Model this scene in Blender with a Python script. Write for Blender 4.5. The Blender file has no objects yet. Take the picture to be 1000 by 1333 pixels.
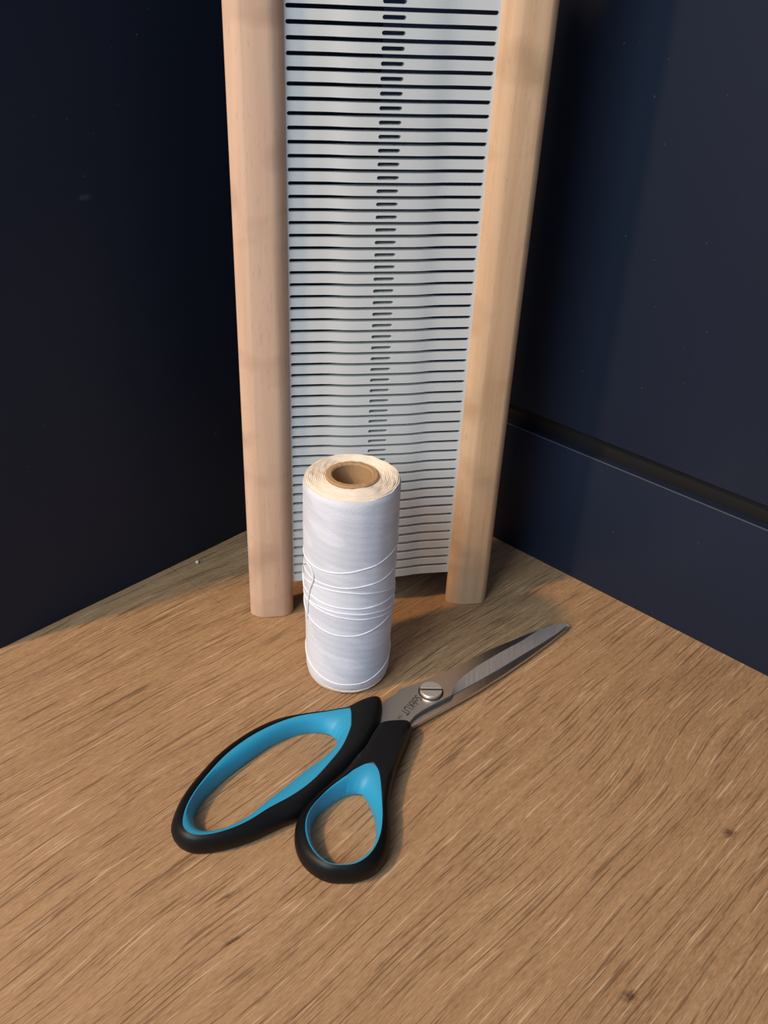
import bpy, bmesh, math, random
import numpy as np
from mathutils import Vector, Matrix, noise as mnoise

scene = bpy.context.scene
C = scene.collection
random.seed(4)

# ------------------------------------------------------------------ camera
S = 0.32                                   # camera height above the floor, metres
F_PX, PITCH, ROLL = 1174.0, 0.55721, 0.04737
fwd = Vector((0, math.cos(PITCH), -math.sin(PITCH)))
up0 = Vector((0, math.sin(PITCH), math.cos(PITCH)))
rt0 = Vector((1, 0, 0))
rt = rt0 * math.cos(ROLL) + up0 * math.sin(ROLL)
up = up0 * math.cos(ROLL) - rt0 * math.sin(ROLL)
CAM = Vector((0, 0, S))
cam_d = bpy.data.cameras.new('camera')
cam = bpy.data.objects.new('camera', cam_d)
C.objects.link(cam)
m = Matrix.Identity(4)
for i in range(3):
    m[i][0], m[i][1], m[i][2], m[i][3] = rt[i], up[i], -fwd[i], CAM[i]
cam.matrix_world = m
cam_d.sensor_fit = 'HORIZONTAL'
cam_d.sensor_width = 36.0
cam_d.lens = F_PX / 1000.0 * 36.0
cam_d.clip_start = 0.01
scene.camera = cam

# ------------------------------------------------------------------ world, lights, exposure
world = bpy.data.worlds.new('room_ambient')
scene.world = world
world.use_nodes = True
bg = world.node_tree.nodes['Background']
bg.inputs[0].default_value = (0.56, 0.71, 1.0, 1)
bg.inputs[1].default_value = 0.33

def area_light(name, loc, target, size, energy, color, size_y=None):
    d = bpy.data.lights.new(name, 'AREA')
    d.energy = energy
    d.color = color
    if size_y:
        d.shape = 'RECTANGLE'; d.size = size; d.size_y = size_y
    else:
        d.shape = 'DISK'; d.size = size
    o = bpy.data.objects.new(name, d)
    C.objects.link(o)
    o.location = loc
    o.rotation_euler = (Vector(target) - Vector(loc)).to_track_quat('-Z', 'Y').to_euler()
    return o

TGT = Vector((0.0, 0.40, 0.03))
def from_dir(az, el, dist):
    a, e = math.radians(az), math.radians(el)
    return TGT + Vector((math.cos(a) * math.cos(e), math.sin(a) * math.cos(e), math.sin(e))) * dist
# warm ceiling spot beyond the end of the left-hand panel
area_light('warm_ceiling_lamp', from_dir(209, 47, 1.9), TGT, 0.13, 21.0, (1.0, 0.62, 0.31))
# daylight window behind the photographer
area_light('daylight_window', from_dir(234, 37, 2.2), TGT, 1.0, 35.0, (0.77, 0.90, 1.0), 1.2)

vs = scene.view_settings
vs.view_transform = 'Standard'
vs.look = 'None'
vs.gamma = 1.0
vs.exposure = 0.0
vs.use_curve_mapping = False

# ------------------------------------------------------------------ helpers
def ray(px, py):
    return fwd + rt * ((px - 500.0) / F_PX) - up * ((py - 666.5) / F_PX)

def at(px, py, z=0.0):                     # pixel -> point on the horizontal plane z
    d = ray(px, py)
    t = (z - CAM.z) / d.z
    return CAM + d * t

def obj(name, bm, mat, parent=None, smooth=True):
    me = bpy.data.meshes.new(name)
    bmesh.ops.recalc_face_normals(bm, faces=bm.faces)
    bm.to_mesh(me); bm.free()
    if smooth:
        for p in me.polygons: p.use_smooth = True
        me.set_sharp_from_angle(angle=math.radians(38))
    if mat: me.materials.append(mat)
    o = bpy.data.objects.new(name, me)
    C.objects.link(o)
    if parent: o.parent = parent
    return o

def thing(name, label, cat, loc=(0, 0, 0), rotz=0):
    o = bpy.data.objects.new(name, None)
    o.empty_display_size = 0.02
    C.objects.link(o)
    o.location = loc; o.rotation_euler = (0, 0, rotz)
    o['label'] = label; o['category'] = cat
    return o

def structure(o, label=None, cat=None):
    o['kind'] = 'structure'
    if label: o['label'] = label
    if cat: o['category'] = cat
    return o

def box(bm, x0, x1, y0, y1, z0, z1):
    v = [bm.verts.new(p) for p in ((x0, y0, z0), (x1, y0, z0), (x1, y1, z0), (x0, y1, z0),
                                   (x0, y0, z1), (x1, y0, z1), (x1, y1, z1), (x0, y1, z1))]
    for f in ((0, 3, 2, 1), (4, 5, 6, 7), (0, 1, 5, 4), (1, 2, 6, 5), (2, 3, 7, 6), (3, 0, 4, 7)):
        bm.faces.new([v[i] for i in f])

def bevel_box(x0, x1, y0, y1, z0, z1, b, seg=2):
    bm = bmesh.new()
    box(bm, x0, x1, y0, y1, z0, z1)
    bmesh.ops.bevel(bm, geom=bm.edges[:], offset=b, segments=seg, affect='EDGES', profile=0.6)
    return bm

def lathe(profile, seg=96):
    bm = bmesh.new()
    rings = []
    for r, z in profile:
        rings.append([bm.verts.new((r * math.cos(2 * math.pi * k / seg), r * math.sin(2 * math.pi * k / seg), z))
                      for k in range(seg)])
    for a, b in zip(rings[:-1], rings[1:]):
        for k in range(seg):
            bm.faces.new((a[k], a[(k + 1) % seg], b[(k + 1) % seg], b[k]))
    return bm, rings

def prism(pts, z0, z1):                    # pts: list of Vectors in plan
    bm = bmesh.new()
    lo = [bm.verts.new((p[0], p[1], z0)) for p in pts]
    hi = [bm.verts.new((p[0], p[1], z1)) for p in pts]
    n = len(pts)
    bm.faces.new(lo); bm.faces.new(hi)
    for i in range(n):
        bm.faces.new((lo[i], lo[(i + 1) % n], hi[(i + 1) % n], hi[i]))
    bmesh.ops.recalc_face_normals(bm, faces=bm.faces)
    return bm

def tube(path, r, closed=False, seg=8):
    bm = bmesh.new()
    n = len(path)
    rings = []
    for i, p in enumerate(path):
        a = path[(i - 1) % n] if closed or i > 0 else p
        b = path[(i + 1) % n] if closed or i < n - 1 else p
        t = (b - a).normalized()
        s = t.cross(Vector((0, 0, 1)))
        if s.length < 1e-4: s = Vector((1, 0, 0))
        s.normalize(); w = s.cross(t)
        rings.append([bm.verts.new(p + s * (r * math.cos(2 * math.pi * k / seg)) + w * (r * math.sin(2 * math.pi * k / seg)))
                      for k in range(seg)])
    pairs = list(zip(rings[:-1], rings[1:])) + ([(rings[-1], rings[0])] if closed else [])
    for a, b in pairs:
        for k in range(seg):
            bm.faces.new((a[k], a[(k + 1) % seg], b[(k + 1) % seg], b[k]))
    if not closed:
        bm.faces.new(rings[0]); bm.faces.new(rings[-1])
    return bm

# ------------------------------------------------------------------ materials
class N:
    def __init__(self, name):
        self.m = bpy.data.materials.new(name)
        self.m.use_nodes = True
        self.t = self.m.node_tree
        self.b = self.t.nodes['Principled BSDF']
    def n(self, kind, **kw):
        nd = self.t.nodes.new(kind)
        for k, v in kw.items(): setattr(nd, k, v)
        return nd
    def l(self, a, b): self.t.links.new(a, b)
    def val(self, sock, v):
        if isinstance(v, bpy.types.NodeSocket): self.l(v, sock)
        else: sock.default_value = v
    def math(self, op, a, b=None, clamp=False):
        nd = self.n('ShaderNodeMath', operation=op, use_clamp=clamp)
        self.val(nd.inputs[0], a)
        if b is not None: self.val(nd.inputs[1], b)
        return nd.outputs[0]
    def pos(self, kind='position', scale=(1, 1, 1), rot=(0, 0, 0), loc=(0, 0, 0)):
        mp = self.n('ShaderNodeMapping')
        mp.inputs['Scale'].default_value = scale
        mp.inputs['Rotation'].default_value = rot
        mp.inputs['Location'].default_value = loc
        if kind == 'position': src = self.n('ShaderNodeNewGeometry').outputs['Position']
        elif kind == 'object': src = self.n('ShaderNodeTexCoord').outputs['Object']
        else: src = kind
        self.l(src, mp.inputs['Vector'])
        return mp.outputs[0]
    def noise(self, vec, scale=1.0, detail=3.0, rough=0.5, dist=0.0):
        nd = self.n('ShaderNodeTexNoise')
        self.l(vec, nd.inputs['Vector'])
        nd.inputs['Scale'].default_value = scale
        nd.inputs['Detail'].default_value = detail
        nd.inputs['Roughness'].default_value = rough
        nd.inputs['Distortion'].default_value = dist
        return nd.outputs['Fac']
    def ramp(self, fac, stops):
        nd = self.n('ShaderNodeValToRGB')
        el = nd.color_ramp.elements
        while len(el) > 1: el.remove(el[-1])
        el[0].position, el[0].color = stops[0][0], self.c(stops[0][1])
        for p, c in stops[1:]:
            e = el.new(p); e.color = self.c(c)
        self.l(fac, nd.inputs[0])
        return nd.outputs[0]
    @staticmethod
    def c(v):
        if isinstance(v, (int, float)): return (v, v, v, 1)
        return (*v, 1)
    def mix(self, fac, a, b, mode='MIX'):
        nd = self.n('ShaderNodeMix', data_type='RGBA', blend_type=mode)
        self.val(nd.inputs[0], fac)
        for i, v in ((6, a), (7, b)):
            if isinstance(v, bpy.types.NodeSocket): self.l(v, nd.inputs[i])
            else: nd.inputs[i].default_value = self.c(v)
        return nd.outputs[2]
    def bump(self, h, strength=0.3, dist=0.001, prev=None):
        nd = self.n('ShaderNodeBump')
        nd.inputs['Strength'].default_value = strength
        nd.inputs['Distance'].default_value = dist
        self.l(h, nd.inputs['Height'])
        if prev: self.l(prev, nd.inputs['Normal'])
        return nd.outputs[0]
    def out(self, color=None, rough=None, normal=None, **kw):
        if color is not None:
            if isinstance(color, bpy.types.NodeSocket): self.l(color, self.b.inputs['Base Color'])
            else: self.b.inputs['Base Color'].default_value = self.c(color)
        if rough is not None: self.val(self.b.inputs['Roughness'], rough)
        if normal is not None: self.l(normal, self.b.inputs['Normal'])
        for k, v in kw.items(): self.b.inputs[k].default_value = v
        return self.m

def srgb(r, g, b):
    f = lambda x: ((x / 255 + 0.055) / 1.055) ** 2.4 if x > 10 else x / 255 / 12.92
    return (f(r), f(g), f(b))

WALL_YAW = 0.7311
DR = Vector((math.cos(WALL_YAW), -math.sin(WALL_YAW), 0))      # along the right-hand panel, out of the corner
DL = Vector((-math.sin(WALL_YAW), -math.cos(WALL_YAW), 0))     # along the left-hand panel, out of the corner
CORNER = Vector((-0.04198, 1.76681, 0)) * S
GRAIN = math.atan2(-DL.y, -DL.x)

def mat_floor():
    k = N('oak_plank')
    base = k.pos('position', rot=(0, 0, -(GRAIN - math.radians(1))))
    # bend the grain slowly
    wob = k.noise(k.pos(base, scale=(4, 7, 1)), 1, 2, 0.5)
    sep = k.n('ShaderNodeSeparateXYZ'); k.l(base, sep.inputs[0])
    y2 = k.math('ADD', sep.outputs[1], k.math('MULTIPLY', k.math('SUBTRACT', wob, 0.5), 0.030))
    cmb = k.n('ShaderNodeCombineXYZ'); k.l(sep.outputs[0], cmb.inputs[0]); k.l(y2, cmb.inputs[1])
    g = cmb.outputs[0]
    broad = k.noise(k.pos(g, scale=(6, 30, 1)), 1, 4, 0.6)
    mid = k.noise(k.pos(g, scale=(12, 210, 1), loc=(3, 7, 0)), 1, 4, 0.65)
    fine = k.noise(k.pos(g, scale=(26, 1050, 1), loc=(11, 2, 0)), 1, 3, 0.55)
    pore = k.noise(k.pos(g, scale=(22, 950, 1), loc=(31, 5, 0)), 1, 2, 0.5)
    speck = k.noise(k.pos(g, scale=(260, 1500, 1), loc=(5, 5, 0)), 1, 2, 0.6)
    col = k.ramp(broad, [(0.28, srgb(136, 102, 71)), (0.5, srgb(170, 133, 95)), (0.72, srgb(190, 152, 111))])
    col = k.mix(0.55, col, k.ramp(mid, [(0.25, srgb(128, 94, 63)), (0.5, srgb(168, 131, 93)), (0.75, srgb(196, 160, 120))]))
    col = k.mix(0.30, col, k.ramp(speck, [(0.3, srgb(118, 86, 58)), (0.7, srgb(206, 170, 130))]))
    brk = k.noise(k.pos(g, scale=(60, 260, 1), loc=(2, 9, 0)), 1, 2, 0.5)
    dark = k.ramp(k.math('ADD', pore, k.math('MULTIPLY', k.math('SUBTRACT', brk, 0.5), 0.28)), [(0.35, 1.0), (0.42, 0.0)])
    col = k.mix(k.math('MULTIPLY', dark, 0.60), col, srgb(98, 69, 45))
    light = k.ramp(k.math('ADD', fine, k.math('MULTIPLY', k.math('SUBTRACT', brk, 0.5), 0.28)), [(0.60, 0.0), (0.67, 1.0)])
    col = k.mix(k.math('MULTIPLY', light, 0.62), col, srgb(222, 188, 148))
    # the knots and dark flecks of this floor, each with its own shape
    geo = k.pos('position')
    for (kx, ky, sx, sy, st) in ((0.1568, 0.2629, 0.0042, 0.0030, 0.75), (0.0979, 0.1880, 0.0040, 0.0030, 0.75),
                                 (-0.0550, 0.2208, 0.0075, 0.0011, 0.6), (-0.0497, 0.2022, 0.0052, 0.0011, 0.65)):
        v = k.n('ShaderNodeVectorMath', operation='SUBTRACT'); k.l(geo, v.inputs[0]); v.inputs[1].default_value = (kx, ky, 0)
        mp = k.n('ShaderNodeMapping', vector_type='TEXTURE')
        mp.inputs['Rotation'].default_value = (0, 0, GRAIN - 0.2); mp.inputs['Scale'].default_value = (sx, sy, 1)
        k.l(v.outputs[0], mp.inputs['Vector'])
        ln = k.n('ShaderNodeVectorMath', operation='LENGTH'); k.l(mp.outputs[0], ln.inputs[0])
        d = k.math('ADD', ln.outputs['Value'], k.math('MULTIPLY', k.math('SUBTRACT', k.noise(k.pos(geo, scale=(700, 700, 1)), 1, 2), 0.5), 1.3))
        kn = k.ramp(d, [(0.25, 1.0), (1.0, 0.0)])
        col = k.mix(k.math('MULTIPLY', kn, st), col, srgb(62, 40, 26))
    h = k.math('SUBTRACT', k.math('MULTIPLY', light, 0.6), dark)
    h = k.math('ADD', h, k.math('MULTIPLY', fine, 0.8))
    nrm = k.bump(h, 0.45, 0.0004)
    ro = k.math('ADD', k.math('MULTIPLY', fine, 0.2), 0.40)
    return k.out(col, ro, nrm, **{'Specular IOR Level': 0.35})

def mat_navy(name, spots):
    k = N(name)
    g = k.pos('position')
    cloud = k.noise(g, 9, 3, 0.5)
    col = k.mix(k.math('MULTIPLY', cloud, 0.6), srgb(28, 36, 52), srgb(33, 41, 57))
    dust = k.noise(g, 520, 1, 0.4)
    spk = k.ramp(dust, [(0.80, 0.0), (0.83, 1.0)])
    col = k.mix(k.math('MULTIPLY', spk, 0.35), col, srgb(120, 128, 140))
    for (px, sx, sz) in spots:                       # scuffs of their own shape
        v = k.n('ShaderNodeVectorMath', operation='SUBTRACT'); k.l(g, v.inputs[0]); v.inputs[1].default_value = px
        v2 = k.n('ShaderNodeVectorMath', operation='DIVIDE'); k.l(v.outputs[0], v2.inputs[0]); v2.inputs[1].default_value = (sx, sx, sz)
        ln = k.n('ShaderNodeVectorMath', operation='LENGTH'); k.l(v2.outputs[0], ln.inputs[0])
        d = k.math('ADD', ln.outputs['Value'], k.math('MULTIPLY', k.math('SUBTRACT', k.noise(g, 1500, 2), 0.5), 2.0))
        col = k.mix(k.math('MULTIPLY', k.ramp(d, [(0.6, 1.0), (1.1, 0.0)]), 0.10), col, srgb(150, 150, 155))
    h = k.noise(g, 900, 2, 0.5)
    return k.out(col, 0.5, k.bump(h, 0.05, 0.0004), **{'Specular IOR Level': 0.2})

def mat_plain(name, col, rough, bump_scale=0, bump_str=0.1, **kw):
    k = N(name)
    nrm = None
    if bump_scale:
        nrm = k.bump(k.noise(k.pos('object'), bump_scale, 3, 0.5), bump_str, 0.0004)
    return k.out(col, rough, nrm, **kw)

def mat_beech(name, a, b, off):
    k = N(name)
    g = k.pos('object', loc=off)
    grain = k.noise(k.pos(g, scale=(230, 230, 9)), 1, 4, 0.55)
    broad = k.noise(k.pos(g, scale=(70, 70, 5), loc=(4, 1, 2)), 1, 2, 0.5)
    cross = k.noise(k.pos(g, scale=(30, 30, 42), loc=(1, 8, 2)), 1, 2, 0.5)
    fleck = k.noise(k.pos(g, scale=(900, 900, 160)), 1, 2, 0.5)
    col = k.mix(k.ramp(grain, [(0.3, 0.0), (0.7, 1.0)]), a, b)
    col = k.mix(k.math('MULTIPLY', k.ramp(broad, [(0.4, 0.0), (0.65, 1.0)]), 0.45), col, tuple(x * 1.12 for x in b))
    col = k.mix(k.math('MULTIPLY', k.ramp(cross, [(0.50, 0.0), (0.68, 1.0)]), 0.6), col, tuple(x * 0.8 for x in a))
    col = k.mix(k.math('MULTIPLY', k.ramp(fleck, [(0.62, 0.0), (0.72, 1.0)]), 0.25), col, tuple(x * 0.7 for x in a))
    return k.out(col, 0.5, k.bump(k.math('ADD', fleck, grain), 0.12, 0.0003), **{'Specular IOR Level': 0.3})

def mat_yarn(name, col_a, col_b, radial=False):
    k = N(name)
    tc = k.n('ShaderNodeTexCoord').outputs['Object']
    sep = k.n('ShaderNodeSeparateXYZ'); k.l(tc, sep.inputs[0])
    th = k.math('ARCTAN2', sep.outputs[1], sep.outputs[0])
    cmb = k.n('ShaderNodeCombineXYZ')
    if radial:
        rr = k.math('SQRT', k.math('ADD', k.math('MULTIPLY', sep.outputs[0], sep.outputs[0]), k.math('MULTIPLY', sep.outputs[1], sep.outputs[1])))
        k.l(k.math('MULTIPLY', rr, 1100), cmb.inputs[0]); k.l(k.math('MULTIPLY', th, 7), cmb.inputs[1])
    else:
        u = k.math('ADD', k.math('MULTIPLY', sep.outputs[2], 1500), k.math('MULTIPLY', th, 6))
        k.l(u, cmb.inputs[0]); k.l(k.math('MULTIPLY', th, 14), cmb.inputs[1])
    strand = k.noise(cmb.outputs[0], 1, 2, 0.5)
    fuzz = k.noise(k.pos(tc, scale=(1, 1, 1)), 2600, 3, 0.6)
    col = k.mix(strand, col_a, col_b)
    if not radial:
        # broad helical bands where one pass of thread lies over the next
        cb = k.n('ShaderNodeCombineXYZ')
        k.l(k.math('ADD', k.math('MULTIPLY', sep.outputs[2], 75), k.math('MULTIPLY', th, 0.55)), cb.inputs[0])
        k.l(k.math('MULTIPLY', th, 0.6), cb.inputs[1])
        band = k.noise(cb.outputs[0], 1, 1, 0.4)
        col = k.mix(k.ramp(band, [(0.49, 0.0), (0.53, 1.0)]), col, tuple(x * 0.95 for x in col_a))
    h = k.math('ADD', strand, k.math('MULTIPLY', fuzz, 0.7))
    return k.out(col, 0.95, k.bump(h, 0.22, 0.0006), **{'Specular IOR Level': 0.1, 'Sheen Weight': 0.15})

def mat_steel(name, col, rough, brushed=0.0, ang=0.0):
    k = N(name)
    nrm = None
    ro = rough
    if brushed:
        g = k.noise(k.pos('position', rot=(0, 0, -ang), scale=(900, 40, 1)), 1, 2, 0.5)
        nrm = k.bump(g, brushed, 0.0002)
        ro = k.math('ADD', k.math('MULTIPLY', g, 0.15), rough - 0.07)
    return k.out(col, ro, nrm, **{'Metallic': 1.0})

M_FLOOR = mat_floor()
M_BASE = mat_plain('floor_underlay', (0.02, 0.014, 0.01), 0.9, 300)
M_BLACKGAP = mat_plain('dark_carcass', srgb(15, 12, 12), 0.7, 200)
M_EDGE = mat_plain('worn_panel_edge', srgb(84, 88, 96), 0.5, 800)
M_BEECH_L = mat_beech('beech_pink_lit', srgb(199, 163, 136), srgb(217, 184, 157), (0.3, 0, 0))  # pinker than the right rail: tint of the light put into the colour
M_BEECH_R = mat_beech('beech_yellow', srgb(195, 158, 121), srgb(216, 182, 146), (0.9, 0.2, 0.4))
M_PLASTIC = mat_plain('reed_plastic', srgb(213, 217, 215), 0.38, 500, 0.04, **{'Subsurface Weight': 0.0})
M_YARN = mat_yarn('cotton_yarn_side', srgb(222, 226, 235), srgb(232, 235, 242))
M_YARN_END = mat_yarn('cotton_yarn_ends_lit', srgb(228, 212, 190), srgb(245, 233, 215), True)  # cream of natural ends, plus warm lamp and bounce light put into colour
M_STRAND = mat_plain('cotton_strand', srgb(238, 240, 245), 0.95, 3000, 0.4)
M_CARD = mat_plain('cardboard_tube', srgb(176, 140, 98), 0.85, 700, 0.35)
M_BLACK = mat_plain('black_grip', srgb(11, 11, 12), 0.45, 1500, 0.06, **{'Specular IOR Level': 0.3})
M_BLUE = mat_plain('blue_grip', srgb(46, 156, 194), 0.5, 1500, 0.05)
M_STEEL = mat_steel('blade_steel', srgb(205, 198, 190), 0.33, 0.03, GRAIN)
M_BEVEL = mat_steel('ground_steel', srgb(236, 228, 219), 0.55, 0.35, 0.72)
M_SCREW = mat_steel('screw_steel', srgb(242, 236, 228), 0.5)
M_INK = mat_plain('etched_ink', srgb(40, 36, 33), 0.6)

# ------------------------------------------------------------------ floor
def frame_pt(a, b, z=0.0):                 # a metres along the left panel, b metres away from it
    return CORNER + DL * a + DR * b + Vector((0, 0, z))

floor_root = bpy.data.objects.new('floor', None)
bm = bmesh.new()
vs_ = [bm.verts.new(frame_pt(a, b, -0.004)) for a, b in ((-0.02, -0.35), (1.1, -0.35), (1.1, 1.0), (-0.02, 1.0))]
lo_ = [bm.verts.new(v.co - Vector((0, 0, 0.012))) for v in vs_]
bm.faces.new(vs_); bm.faces.new(lo_)
for i in range(4): bm.faces.new((vs_[i], vs_[(i + 1) % 4], lo_[(i + 1) % 4], lo_[i]))
bpy.data.objects.remove(floor_root)
floor_root = structure(obj('floor', bm, M_BASE, smooth=False))

def plank(a0, a1, b0, b1):
    bm = bmesh.new()
    box(bm, a0, a1, b0, b1, -0.004, 0.0)
    for v in bm.verts:
        v.co = frame_pt(v.co.x, v.co.y, v.co.z)
    return obj('plank', bm, M_FLOOR, floor_root, smooth=False)

SEAM, G = 0.1697, 0.00020                  # the open end joint beside the left-hand panel
plank(-0.01, SEAM - G, -0.01, 0.0532)
plank(SEAM + G, 1.1, -0.01, 0.0532)
plank(0.2772, 1.1, -0.35, -0.01)
edges_b = [0.0532, 0.36, 0.67, 1.0]
for b0, b1 in zip(edges_b[:-1], edges_b[1:]):
    plank(-0.01, 1.1, b0, b1)

# ------------------------------------------------------------------ navy panels of the corner
WALL_H = 0.95
def on_left_panel(px, py):
    d = ray(px, py)
    return CAM + d * ((CORNER - CAM).dot(DR) / d.dot(DR))
M_NAVY_L = mat_navy('navy_panel_side', [(tuple(on_left_panel(110, 257)), 0.0035, 0.0014)])
M_NAVY_R = mat_navy('navy_panel_front', [])

def wall_box(name, along, out, a0, a1, d0, d1, z0, z1, mat, bev=0.0008, parent=None):
    """a along the panel from the corner, d behind its face (0 = face)."""
    bm = bevel_box(a0, a1, d0, d1, z0, z1, bev)
    for v in bm.verts:
        v.co = CORNER + along * v.co.x - out * v.co.y + Vector((0, 0, v.co.z))
    return obj(name, bm, mat, parent)

# left: one tall side panel that stops just beyond the frame
structure(wall_box('wall_left', DL, DR, -0.02, 0.2772, 0.0, 0.018, 0.0, WALL_H, M_NAVY_L),
          'tall plain dark navy panel left of the reed', 'wall')
# right: low board, dark channel, tall panel above
wr = structure(wall_box('wall_right', DR, DL, 0.0, 1.0, 0.0, 0.018, 0.0945, WALL_H, M_NAVY_R),
               'tall dark navy panel above the dark channel', 'wall')
bb = structure(wall_box('baseboard_right', DR, DL, 0.0, 1.0, 0.0, 0.018, 0.0, 0.0820, M_NAVY_R, 0.0004),
               'low dark navy board under the dark channel', 'baseboard')
wall_box('worn_top_edge', DR, DL, 0.0, 1.0, -0.0001, 0.0006, 0.0818, 0.0822, M_EDGE, 0.0001, bb)
structure(wall_box('trim_1', DR, DL, 0.0, 1.0, 0.0060, 0.017, 0.0820, 0.0945, M_BLACKGAP, 0.0003),
          'dark brown channel between low board and tall panel', 'trim')

# ------------------------------------------------------------------ weaving reed
YAW = 0.18128
PITCH_R = 0.01747 * S
LS = 0.27128 * S
RO = Vector((-0.15091, 1.26472, 0.08136)) * S
EX = Vector((math.cos(YAW), math.sin(YAW), 0)); EY = Vector((-math.sin(YAW), math.cos(YAW), 0))
reed = thing('weaving_reed', 'white slotted weaving reed with two pale beech rails standing in the navy corner', 'weaving reed',
             (RO.x, RO.y, 0), YAW)
Z0 = RO.z
NROW = 67
REED_H = 0.424

def rail_strip(x0, x1, ydir, depth, mat, lft, rgt):
    """one half of a rail: flat face, long edges eased (width, depth share, roundness) on either side"""
    def corner(sx, e):
        rx, sh, n = e
        ry = depth * sh
        out = [(0.0, 0.0)]
        for k in range(9):
            a = math.pi / 2 * k / 8
            out.append((rx * (1 - (math.cos(a) ** (2 / n) if k < 8 else 0)), depth - ry + ry * math.sin(a) ** (2 / n)))
        return [((x0 + x) if sx > 0 else (x1 - x), y) for x, y in out]
    pts = [(x, y * ydir) for x, y in corner(1, lft) + list(reversed(corner(-1, rgt)))]
    bm = prism(pts, 0.0, REED_H)
    ends = [e for e in bm.edges if abs(e.verts[0].co.z - e.verts[1].co.z) < 1e-6]
    bmesh.ops.bevel(bm, geom=ends, offset=0.0005, segments=2, affect='EDGES')
    return obj('rail', bm, mat, reed)

for x0, x1, mat, lft, rgt in ((-0.0245, -0.0007, M_BEECH_L, (0.0068, 0.78, 1.36), (0.0070, 0.9, 1.8)),
                              (LS + 0.0009, LS + 0.0246, M_BEECH_R, (0.0080, 0.72, 1.38), (0.0045, 0.8, 1.6))):
    rail_strip(x0, x1, -1, 0.0062, mat, lft, rgt)
    rail_strip(x0 + 0.0004, x1 - 0.0004, 1, 0.0062, mat, lft, rgt)

SLOT_W = 0.31 * PITCH_R
HOLE_H = 0.31 * PITCH_R
HOLE_L = 0.0098
def thick(x):                              # half thickness of the plastic, thicker round the row of eyes
    u = abs(x - LS / 2) / LS
    t = min(max((0.33 - u) / 0.17, 0), 1); t = t * t * (3 - 2 * t)
    return 0.5 * (0.0020 + t * 0.0034)

def bar_mesh(top_slot=True, bottom_slot=True, lo_ext=None, hi_ext=None, hole=True):
    r = SLOT_W / 2
    def half(x):
        if x <= 0 or x >= LS: return PITCH_R / 2
        d = min(x, LS - x)
        cut = math.sqrt(max(r * r - (r - d) ** 2, 0)) if d < r else r
        return PITCH_R / 2 - cut
    xs = [-0.0035, 0.0] + [r * (1 - math.cos(math.pi / 2 * k / 3)) for k in (1, 2, 3)]
    xs += [LS * f for f in (0.08, 0.17, 0.21, 0.25, 0.29, 0.34, 0.40)]
    hx0, hx1, hr = LS / 2 - HOLE_L / 2, LS / 2 + HOLE_L / 2, HOLE_H / 2
    xs += [hx0] + [hx0 + hr * (1 - math.cos(math.pi / 2 * k / 3)) for k in (1, 2, 3)]
    xs += [LS - x for x in reversed(xs)]
    bm = bmesh.new()
    cols = []
    for x in xs:
        hh = 0.0
        if hole and hx0 < x < hx1:
            d = min(x - hx0, hx1 - x)
            hh = math.sqrt(max(hr * hr - (hr - d) ** 2, 0)) if d < hr else hr
        h = half(x)
        zt = h if top_slot else (hi_ext if hi_ext is not None else PITCH_R / 2)
        zb = -h if bottom_slot else -(lo_ext if lo_ext is not None else PITCH_R / 2)
        t = thick(x)
        c = {}
        for side, y in (('f', -t), ('b', t)):
            vt = bm.verts.new((x, y, zt)); vb = bm.verts.new((x, y, zb))
            v1 = bm.verts.new((x, y, hh))
            v0 = bm.verts.new((x, y, -hh)) if hh > 1e-7 else v1
            c[side] = (vb, v0, v1, vt)
        cols.append((c, hh))
    def face(*vv):
        u = []
        for v in vv:
            if v not in u: u.append(v)
        if len(u) > 2: bm.faces.new(u)
    for (a, ha), (b, hb) in zip(cols[:-1], cols[1:]):
        for s in 'fb':
            face(a[s][0], b[s][0], b[s][1], a[s][1])
            face(a[s][2], b[s][2], b[s][3], a[s][3])
        face(a['f'][3], b['f'][3], b['b'][3], a['b'][3])
        face(a['f'][0], b['f'][0], b['b'][0], a['b'][0])
        if ha > 1e-7 or hb > 1e-7:
            face(a['f'][1], b['f'][1], b['b'][1], a['b'][1])
            face(a['f'][2], b['f'][2], b['b'][2], a['b'][2])
    for c, _ in (cols[0], cols[-1]):
        face(c['f'][0], c['f'][1], c['b'][1], c['b'][0]); face(c['f'][2], c['f'][3], c['b'][3], c['b'][2])
    return bm

first = obj('reed_bar', bar_mesh(), M_PLASTIC, reed)
first.location = (0, 0, Z0 + PITCH_R / 2)
for i in range(1, NROW - 1):
    o = first.copy(); C.objects.link(o); o.parent = reed
    o.location = (0, 0, Z0 + PITCH_R * (i + 0.5))
lower = obj('end_bar', bar_mesh(bottom_slot=False, lo_ext=0.0, hole=False), M_PLASTIC, reed)
lower.location = (0, 0, Z0 - PITCH_R / 2)
upper = obj('end_bar', bar_mesh(top_slot=False, hole=False), M_PLASTIC, reed)
upper.location = (0, 0, Z0 + PITCH_R * (NROW - 0.5))
# the end bars are solid strips as tall as the plastic margin in the photograph
for v in lower.data.vertices:
    if v.co.z <= 1e-7: v.co.z = -0.0027

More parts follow.
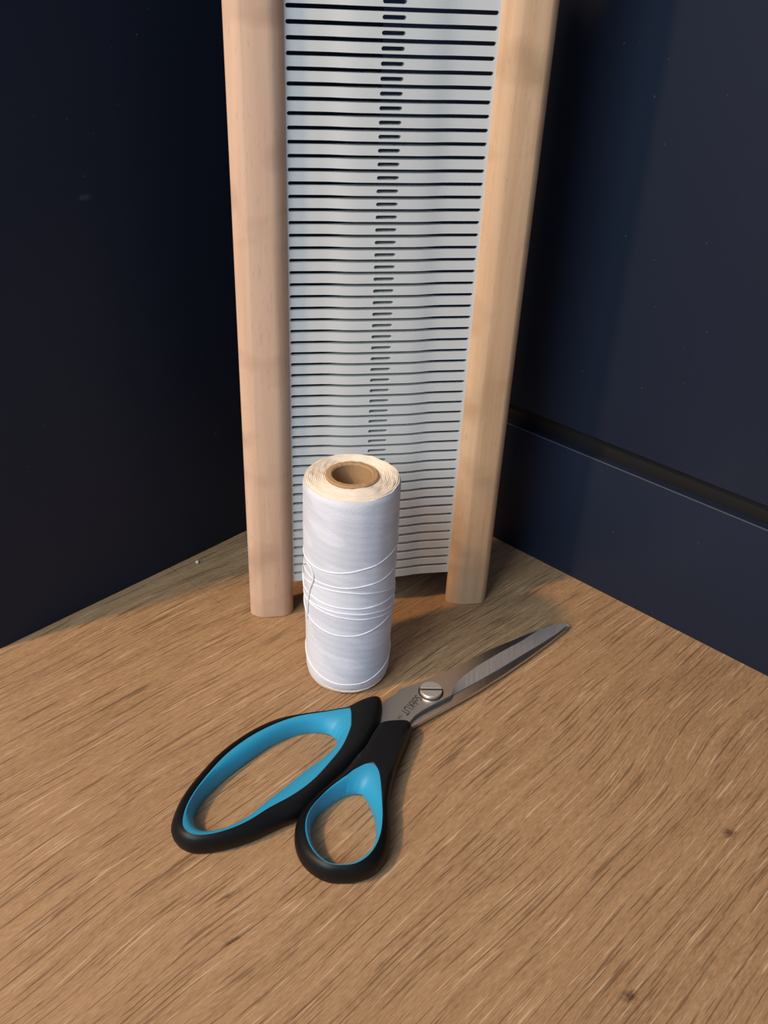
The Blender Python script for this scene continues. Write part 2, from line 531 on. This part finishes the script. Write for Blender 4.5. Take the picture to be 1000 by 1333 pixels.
# ------------------------------------------------------------------ spool of cotton warp
SP = Vector((-0.0153, 0.3578, 0))
SR, SH = 0.07060 * S, 0.1158
spool = thing('thread_spool', 'tall spool of white cotton thread on a cardboard tube in front of the reed', 'spool', SP)
RC, RI = SR * 0.545, SR * 0.405
TOPZ = SH - 0.0008
def side_r(z):
    u = z / SH
    r = SR * (0.985 + 0.015 * min(max((u - 0.55) / 0.3, 0), 1))
    r -= SR * 0.045 * max(0, 0.45 - u) / 0.45
    r += SR * 0.010 * math.sin(u * 19.0) * 0.5
    if u < 0.07: r -= SR * 0.07 * ((0.07 - u) / 0.07) ** 2
    if u > 0.965: r -= SR * 0.05 * ((u - 0.965) / 0.035) ** 2
    return r
prof = [(RC - 0.001, 0.0004)] + [(side_r(0) - 0.003, 0.0003)] + [(side_r(SH * k / 110), max(SH * k / 110, 0.0006)) for k in range(0, 110)]
bm, rings = lathe(prof, 160)
def lump(bm, amp, freq):
    for v in bm.verts:
        r = math.hypot(v.co.x, v.co.y)
        th = math.atan2(v.co.y, v.co.x)
        # thread passes: two families of shallow helices plus slow unevenness
        d = 0.00005 * math.sin((v.co.z * 1500 + th * 5))
        d += amp * mnoise.noise(Vector((math.cos(th) * 3, math.sin(th) * 3, v.co.z * freq)))
        v.co.x *= (r + d) / max(r, 1e-6); v.co.y *= (r + d) / max(r, 1e-6)
lump(bm, 0.00015, 40)
obj('yarn_winding', bm, M_YARN, spool)
# top face of the winding: uneven concentric coils
tprof = []
n = 46
for k in range(n + 1):
    f = k / n
    r = side_r(SH * 0.9905) * (1 - f) + (RC - 0.0004) * f
    z = SH * 0.9905 + (TOPZ + 0.0006 - SH * 0.9905) * min(1, f / 0.16) ** 0.6
    z += 0.00022 * math.sin(f * 75)
    tprof.append((r, z))
bm, rings = lathe(tprof, 160)
for v in bm.verts:
    th = math.atan2(v.co.y, v.co.x); r = math.hypot(v.co.x, v.co.y)
    f = (r - RC) / (SR - RC)
    if 0.02 < f < 0.93:
        v.co.z += 0.0004 * mnoise.noise(Vector((math.cos(th + r * 90) * 4, math.sin(th + r * 90) * 4, r * 700))) + 0.0005 * mnoise.noise(Vector((v.co.x * 120, v.co.y * 120, 3)))
o = obj('yarn_end', bm, M_YARN_END, spool); o['label'] = 'coiled top of the winding, cream partly painted warm light'
bm, rings = lathe([(side_r(0) - 0.0029, 0.0001), (side_r(0) + 0.0002, 0.0009), (side_r(0.002) + 0.00025, 0.0022), (side_r(0.0034) + 0.00018, 0.0034), (side_r(0.004) - 0.0006, 0.0040)], 128)  # cream rim paints the warm bounce off the floor
for v in bm.verts:
    th = math.atan2(v.co.y, v.co.x)
    if v.co.z > 0.003: v.co.z += 0.0009 * math.sin(th * 2 + 1.0) + 0.0003 * mnoise.noise(Vector((math.cos(th) * 9, math.sin(th) * 9, 0)))
o = obj('yarn_end', bm, M_YARN_END, spool); o['label'] = 'lower rim of the winding, cream painted as floor bounce'
# cardboard core
CZ = SH + 0.0011
bm, rings = lathe([(RI, 0.0), (RC, 0.0), (RC, CZ - 0.0005), (RC - 0.0006, CZ), (RI + 0.0006, CZ), (RI, CZ - 0.0006), (RI, 0.0)], 96)
for v in bm.verts:
    if v.co.z > CZ - 0.001:
        th = math.atan2(v.co.y, v.co.x)
        v.co.z += 0.00025 * mnoise.noise(Vector((math.cos(th) * 6, math.sin(th) * 6, 1)))
        q = 1 + 0.012 * mnoise.noise(Vector((math.cos(th) * 8, math.sin(th) * 8, 5)))
        v.co.x *= q; v.co.y *= q
bmesh.ops.remove_doubles(bm, verts=bm.verts, dist=1e-6)
obj('cardboard_core', bm, M_CARD, spool)

def spool_point(px, py):                   # angle and height where a pixel meets the winding
    d = ray(px, py)
    ox, oy = CAM.x - SP.x, CAM.y - SP.y
    a = d.x ** 2 + d.y ** 2; b = 2 * (ox * d.x + oy * d.y); c = ox * ox + oy * oy - (SR * 0.99) ** 2
    disc = b * b - 4 * a * c
    t = (-b - math.sqrt(max(disc, 0))) / (2 * a)
    p = CAM + d * t
    return math.atan2(p.y - SP.y, p.x - SP.x), p.z

def strand_ring(left, mid, right, r=0.00031):
    pts = [spool_point(*q) for q in (left, mid, right)]
    th = [p[0] for p in pts]; z = [p[1] for p in pts]
    # z = z0 + a cos + b sin through three points: a tilted turn round the spool
    A = np.array([[1, math.cos(t), math.sin(t)] for t in th])
    z0, a, b = np.linalg.solve(A, np.array(z))
    lim = 0.012
    path = []
    for k in range(120):
        t = 2 * math.pi * k / 120
        zz = z0 + a * math.cos(t) + b * math.sin(t)
        zz = min(max(zz, 0.006), SH - 0.006)
        zz += 0.0004 * mnoise.noise(Vector((math.cos(t) * 2, math.sin(t) * 2, z0 * 90)))
        path.append(Vector((math.cos(t), math.sin(t), 0)) * (side_r(zz) + r * 0.25) + Vector((0, 0, zz)))
    return obj('loose_strand', tube(path, r, True, 8), M_STRAND, spool)

for l_, m_, r_ in (((399, 727), (455, 745.5), (514, 713)), ((398, 742), (455, 766.5), (514, 737)),
                   ((400, 756), (455, 772.5), (513, 762)), ((402, 772), (455, 793), (512, 772)),
                   ((402, 780), (455, 800), (511, 785)), ((402, 782), (455, 806), (511, 790)),
                   ((401, 800), (450, 829), (510, 793)), ((405, 868), (460, 893), (506, 858))):
    strand_ring(l_, m_, r_)
def surf_strand(pix, r=0.0004, lift=0.5):
    q = [spool_point(*p) for p in pix]
    pts = [Vector((math.cos(t), math.sin(t), 0)) * (side_r(z) + r * lift + 0.0003) + Vector((0, 0, z)) for t, z in q]
    path = []
    n = len(pts)
    for i in range(n - 1):
        p0, p1, p2, p3 = pts[max(i - 1, 0)], pts[i], pts[i + 1], pts[min(i + 2, n - 1)]
        for k in range(8):
            t = k / 8
            path.append(0.5 * ((2 * p1) + (p2 - p0) * t + (2 * p0 - 5 * p1 + 4 * p2 - p3) * t * t + (3 * p1 - p0 - 3 * p2 + p3) * t ** 3))
    path.append(pts[-1])
    return obj('loose_strand', tube(path, r, False, 8), M_STRAND, spool)
surf_strand([(397, 764), (394.5, 750), (395, 738), (399, 732), (404, 736), (408, 746), (408.5, 755), (404, 768), (402, 785), (400.5, 805)], 0.00038, 0.6)

# ------------------------------------------------------------------ scissors
PIV = at(561, 902, 0.004)
sc = thing('scissors', 'steel scissors with black handles and blue inner grips lying on the wooden floor', 'scissors', (PIV.x, PIV.y, 0))
def loc(px, py, z):
    p = at(px, py, z)
    return Vector((p.x - PIV.x, p.y - PIV.y, p.z))

def cr_closed(vals, per):                  # periodic Catmull-Rom on rows of a numpy array
    v = np.asarray(vals, float); n = len(v); out = []
    for i in range(n):
        p0, p1, p2, p3 = v[(i - 1) % n], v[i], v[(i + 1) % n], v[(i + 2) % n]
        for k in range(per):
            t = k / per
            out.append(0.5 * ((2 * p1) + (p2 - p0) * t + (2 * p0 - 5 * p1 + 4 * p2 - p3) * t * t + (3 * p1 - p0 - 3 * p2 + p3) * t ** 3))
    return np.array(out)

ZR = 0.0095
def loop_sections(rows, per=6):
    R = [loc(r[0], r[1], ZR) for r in rows]
    n = len(R); data = []
    for i, r in enumerate(rows):
        I = loc(r[2], r[3], r[4])
        if isinstance(r[5], tuple):
            O = loc(r[5][0], r[5][1], 0.006)
        else:
            t = R[(i + 1) % n] - R[i - 1]; t.z = 0; t.normalize()
            o_ = Vector((-t.y, t.x, 0))
            if o_.dot(Vector((I.x - R[i].x, I.y - R[i].y, 0))) > 0: o_ = -o_
            O = R[i] + o_ * r[5]
        data.append((R[i].x, R[i].y, I.x, I.y, O.x, O.y))
    return cr_closed(data, per)

def sweep(secs):
    bm = bmesh.new()
    rings = [[bm.verts.new(p) for p in s] for s in secs]
    n = len(rings); k = len(rings[0])
    for i in range(n):
        a, b = rings[i], rings[(i + 1) % n]
        for j in range(k):
            bm.faces.new((a[j], a[(j + 1) % k], b[(j + 1) % k], b[j]))
    return bm

def make_loop(rows):
    d = loop_sections(rows)
    blue, black = [], []
    for i in range(len(d)):
        rx, ry, ix, iy, ox, oy = d[i]
        R = Vector((rx, ry, 0)); I = Vector((ix, iy, 0)); O = Vector((ox, oy, 0))
        inw = I - R; wi = inw.length; inn = inw.normalized()
        ow = O - R; wo = max(ow.length, 0.0004); outn = ow.normalized()
        zz = lambda f: Vector((0, 0, ZR * f))
        blue.append([R + zz(0.985), R + inn * wi * 0.30 + zz(0.97), R + inn * wi * 0.58 + zz(0.86), R + inn * wi * 0.80 + zz(0.68),
                     R + inn * wi * 0.95 + zz(0.44), R + inn * wi * 1.0 + zz(0.22), R + inn * wi * 0.93 + zz(0.04), R + inn * 0.0002 + zz(0.04)])
        rr = min(wo, 0.0052)
        flat = wo - rr
        sec = [R + inn * 0.0006 + zz(0.5), R + inn * 0.0002 + zz(0.98), R + outn * min(0.0003, wo * 0.3) + zz(1.03), R + outn * (flat * 0.5 + wo * 0.05) + zz(1.04)]
        for a in (12, 28, 44, 60, 75, 88):
            ar = math.radians(a)
            sec.append(R + outn * (flat + rr * math.sin(ar)) + zz(0.42 + 0.61 * math.cos(ar)))
        for a in (25, 50, 72):
            ar = math.radians(a)
            sec.append(R + outn * (flat + rr * (0.55 + 0.45 * math.cos(ar))) + zz(0.42 - 0.42 * math.sin(ar)))
        sec.append(R + outn * (wo * 0.25) + zz(0.0))
        black.append(sec)
    return blue, black

def join(*bms):
    out = bmesh.new()
    for b in bms:
        me = bpy.data.meshes.new('t'); bmesh.ops.recalc_face_normals(b, faces=b.faces); b.to_mesh(me); b.free()
        out.from_mesh(me); bpy.data.meshes.remove(me)
    return out

W5 = 0.0050
BIG = [(394, 930.2, 398.8, 954.2, .001, .0022), (370, 937, 376.4, 960, .001, .0045), (344.4, 947.8, 350.8, 972.8, .001, W5),
       (318.8, 962.6, 325.2, 990.4, .001, W5), (293.2, 982.4, 299.6, 1009.6, .001, W5), (270.8, 1006.4, 277.2, 1028.8, .001, W5),
       (253.2, 1028.8, 261.2, 1046.4, .001, W5), (242, 1049.6, 252.5, 1060, .002, W5), (237.2, 1068.8, 251.6, 1067, .004, W5),
       (240.4, 1080, 256, 1073, .006, .0038), (251.6, 1086.4, 264, 1077, .007, .0030), (270.8, 1086.4, 279, 1078, .007, .0029),
       (296.4, 1080, 300, 1071.5, .0075, .0036), (322, 1068.8, 325, 1057, .0075, .0050), (350.8, 1051.2, 343, 1040, .0075, .0066),
       (382.8, 1033.6, 372, 1016, .0075, (398, 1055)), (408.4, 1014.4, 395.6, 996.8, .0075, (426, 1029)), (430.8, 990.4, 418, 982.4, .0075, (456, 1001)),
       (446.8, 969.6, 434, 969.6, .0075, (480, 972)), (456.4, 947.2, 439.8, 960, .007, (493, 947)), (457.6, 939, 438.5, 958, .006, (497, 930)),
       (457.6, 932, 437, 956.5, .005, (498, 917)), (457.4, 926.5, 434, 955.8, .004, (494.5, 908.8)), (455.5, 921.5, 430.8, 955.2, .003, (478, 913)),
       (447, 922, 425, 954.7, .002, .0003), (425, 925.6, 414.8, 954.2, .001, .0003)]
SMALL = [(480.4, 992.8, 466, 1035.2, .001, (498, 941.5)), (475, 994, 462, 1035.2, .001, (490.5, 950)), (469.2, 996.8, 458, 1035.4, .001, (478, 971)),
         (460, 1001.8, 453, 1036.5, .001, (465, 985)), (453.2, 1007.2, 448, 1038, .001, (452, 999)),
         (434, 1020.8, 434, 1045.5, .001, .0036), (418, 1035.2, 422, 1054, .001, .0036), (405.2, 1050.4, 413.2, 1061.6, .001, .0040),
         (398.8, 1063.2, 408, 1070, .001, .0042), (396.9, 1076, 404.6, 1081, .001, .0044), (398.8, 1090.4, 405, 1092, .003, .0046),
         (405.2, 1104.8, 409.5, 1104.5, .005, .0044), (416.4, 1117.6, 420.5, 1115, .007, .0034), (429.2, 1124.8, 431.5, 1120.5, .008, .0027),
         (445.2, 1126.4, 445, 1121.5, .008, .0026), (462.8, 1124, 461, 1119, .008, .0032), (478.8, 1114.4, 474.5, 1111, .0075, .0046),
         (490, 1100, 484, 1100.5, .0075, .0046), (496.4, 1082.4, 489, 1087, .0075, .0040), (498.5, 1063.2, 490, 1071, .007, .0036),
         (498, 1044, 487.6, 1056.8, .006, (508.5, 1040)), (496.4, 1021.6, 481.5, 1046, .004, (514.5, 1009)), (495, 1010, 478, 1042, .003, (522, 986)),
         (493.2, 1002.4, 475, 1038.8, .002, (531, 964)), (490.5, 997.5, 472, 1037, .001, (536.5, 948)), (487.6, 994.4, 470, 1036, .001, (532, 939.5)),
         (484, 993, 468, 1035.5, .001, (514, 938.8))]
for nm, rows in (('large', BIG), ('small', SMALL)):
    blue, black = make_loop(rows)
    h = obj('handle', sweep(black), M_BLACK, sc)
    h['label'] = 'black %s handle loop' % nm
    g_ = obj('inner_grip', sweep(blue), M_BLUE, h)
    g_['label'] = 'blue lining of the %s loop' % nm

# blades: lower one first, the upper one with its ground bevel
ZL0, ZL1, ZU1 = 0.0016, 0.0034, 0.0054
def blade_z(bm):                           # the points dip towards the floor
    for v in bm.verts:
        d = max(0.0, Vector((v.co.x, v.co.y)).length - 0.012) if v.co.x > 0 else 0.0
        v.co.z -= 0.0013 * min(d / 0.13, 1.0)
    return bm
def plan(px, z): return [Vector((p.x, p.y, 0)) for p in (loc(x, y, z) for x, y in px)]
LOWER = [(484, 924), (497.6, 916), (508, 907), (519, 900), (560, 892), (620, 866), (690, 832), (730, 814), (740.5, 811), (741.5, 812.5), (737, 818),
         (719.4, 832), (690.4, 853.5), (655.6, 877.5), (620.8, 899.5), (591.8, 916), (566, 930), (548, 940), (528, 950), (500, 952), (484, 948)]
lb = obj('blade', blade_z(prism(plan(LOWER, ZL1), ZL0, ZL1)), M_STEEL, sc)
UPPER = [(517.5, 899), (522, 896.4), (528, 894.5), (542.5, 890), (580, 874), (609, 859.6), (638, 845), (673, 830.2), (702, 818.6),
         (678.8, 833.5), (649.8, 849.5), (620.8, 866.9), (603.4, 880), (594, 889), (589.5, 897), (588.3, 904.5),
         (576, 911), (562.8, 917.6), (550, 924.5), (539.6, 932), (533, 940), (530, 958), (505, 958), (508.5, 938), (512, 918)]
bm = prism(plan(UPPER, ZU1), ZL1, ZU1)
ub = obj('blade', blade_z(bm), M_STEEL, sc)
BV = [(588.3, 904), (589.5, 897), (594, 889), (603.4, 880), (620.8, 866.9), (649.8, 849.5), (678.8, 833.5), (702, 818.6), (712, 814.2), (722, 810.9), (733, 808.2), (738.5, 808), (741, 809.6)]
EV = [(588.6, 904.8), (591.5, 903.2), (597, 900.3), (608, 894), (626, 884), (654, 867.5), (682, 850), (702, 838), (712, 831.4), (722, 825), (732, 817.6), (738, 812.8), (741.2, 810)]
bm = bmesh.new()
top, edge, edge_b, top_b = [], [], [], []
for (bx, by), (ex_, ey_) in zip(BV, EV):
    p = loc(bx, by, ZU1); q = loc(ex_, ey_, ZL1 + 0.0003)
    dip = 1.0 - max(0.0, min(1.0, (bx - 700) / 41.0)) * 0.55
    top.append(bm.verts.new((p.x, p.y, ZL1 + (ZU1 - ZL1) * dip)))
    edge.append(bm.verts.new((q.x, q.y, ZL1 + 0.0003)))
    edge_b.append(bm.verts.new((q.x, q.y, ZL1)))
    top_b.append(bm.verts.new((p.x, p.y, ZL1)))
k = len(top)
for i in range(k - 1):
    bm.faces.new((top[i], top[i + 1], edge[i + 1], edge[i]))
    bm.faces.new((edge[i], edge[i + 1], edge_b[i + 1], edge_b[i]))
    bm.faces.new((edge_b[i], edge_b[i + 1], top_b[i + 1], top_b[i]))
    bm.faces.new((top_b[i], top_b[i + 1], top[i + 1], top[i]))
for i in (0, k - 1): bm.faces.new((top[i], edge[i], edge_b[i], top_b[i]))
bv = obj('ground_edge', blade_z(bm), M_BEVEL, ub)
bv['label'] = 'brushed ground cutting edge'

# pivot screw with a straight slot
sc_c = loc(561.3, 897.5, ZU1 + 0.0016)
R_S = 0.0056
def screw_half(sign):
    bm = bmesh.new()
    ang0 = math.radians(3)
    hw = 0.0007
    pts = []
    a0 = math.asin(hw / R_S)
    for kk in range(25):
        a = a0 + (math.pi - 2 * a0) * kk / 24
        pts.append((R_S * math.cos(a), R_S * math.sin(a) * sign))
    rot = Matrix.Rotation(ang0, 2)
    pl = [rot @ Vector(p) for p in pts]
    bm = prism(pl, ZU1 - 0.0001, ZU1 + 0.0019)
    ed = [e for e in bm.edges if all(abs(v.co.z - (ZU1 + 0.0019)) < 1e-7 for v in e.verts)]
    bmesh.ops.bevel(bm, geom=ed, offset=0.00022, segments=2, affect='EDGES')
    return bm
base_bm, rg = lathe([(R_S * 0.99, ZU1 - 0.0002), (R_S * 0.99, ZU1 + 0.0002)], 48)
base_bm.faces.new(rg[-1]); base_bm.faces.new(rg[0])
bm = join(base_bm, screw_half(1), screw_half(-1))
for v in bm.verts: v.co += Vector((sc_c.x, sc_c.y, 0))
ps = obj('pivot_screw', bm, M_SCREW, sc)
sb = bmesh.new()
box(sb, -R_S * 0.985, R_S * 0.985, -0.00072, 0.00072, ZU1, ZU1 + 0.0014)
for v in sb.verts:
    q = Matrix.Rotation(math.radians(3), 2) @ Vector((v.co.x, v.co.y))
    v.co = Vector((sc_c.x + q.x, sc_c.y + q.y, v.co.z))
gs = obj('slot_shade', sb, M_INK, ps, smooth=False)  # dark insert stands in for the shade inside the slot
gs['label'] = 'dark insert painting the shade in the screw slot'
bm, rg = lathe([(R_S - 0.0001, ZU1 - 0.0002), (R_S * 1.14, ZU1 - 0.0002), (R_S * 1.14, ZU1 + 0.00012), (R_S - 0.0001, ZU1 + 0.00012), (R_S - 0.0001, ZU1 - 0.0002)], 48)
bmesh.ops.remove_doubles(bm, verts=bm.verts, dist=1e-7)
for v in bm.verts: v.co += Vector((sc_c.x, sc_c.y, 0))
obj('recess_ring', bm, M_INK, ps)

# etched lettering on the upper blade
def text_mesh(body, size, start, end_dir, name):
    cu = bpy.data.curves.new(name, 'FONT')
    cu.body = body; cu.size = size; cu.extrude = 0.00002
    cu.shear = 0.12
    t = bpy.data.objects.new(name, cu); C.objects.link(t)
    dg = bpy.context.evaluated_depsgraph_get()
    me = bpy.data.meshes.new_from_object(t.evaluated_get(dg))
    bpy.data.objects.remove(t); bpy.data.curves.remove(cu)
    me.name = name
    me.materials.clear(); me.materials.append(M_INK)
    xs = [v.co.x for v in me.vertices]
    a = loc(*start, ZU1); b = loc(*end_dir, ZU1)
    dx = (b - a).normalized(); dy = Vector((-dx.y, dx.x, 0))
    sc_x = (b - a).length / (max(xs) - min(xs))
    x0 = min(xs)
    for v in me.vertices:
        p = a + dx * ((v.co.x - x0) * sc_x) + dy * v.co.y
        v.co = Vector((p.x, p.y, ZU1 + 0.00002 + v.co.z))
    o = bpy.data.objects.new(name, me); C.objects.link(o); o.parent = ub
    return o
text_mesh('SoftKUT', 0.0064, (541.3, 904.6), (520.5, 927.0), 'etched_lettering')
text_mesh('TM', 0.0026, (519.8, 929.8), (516.5, 934.2), 'etched_lettering')


# ------------------------------------------------------------------ crumb on the floor
cp = at(257, 731.5, 0.0008)
bm = bmesh.new()
bmesh.ops.create_icosphere(bm, subdivisions=2, radius=0.0011)
for v in bm.verts:
    v.co *= 1 + 0.5 * mnoise.noise(v.co * 1400)
    v.co.z *= 0.75
zmin = min(v.co.z for v in bm.verts)
for v in bm.verts: v.co.z -= zmin
cr = obj('crumb', bm, mat_plain('pale_crumb', srgb(226, 218, 200), 0.9, 2000, 0.3))
cr.location = (cp.x, cp.y, 0)
cr['label'] = 'tiny pale crumb on the floor beside the left navy panel'
cr['category'] = 'crumb'

bpy.context.view_layer.update()
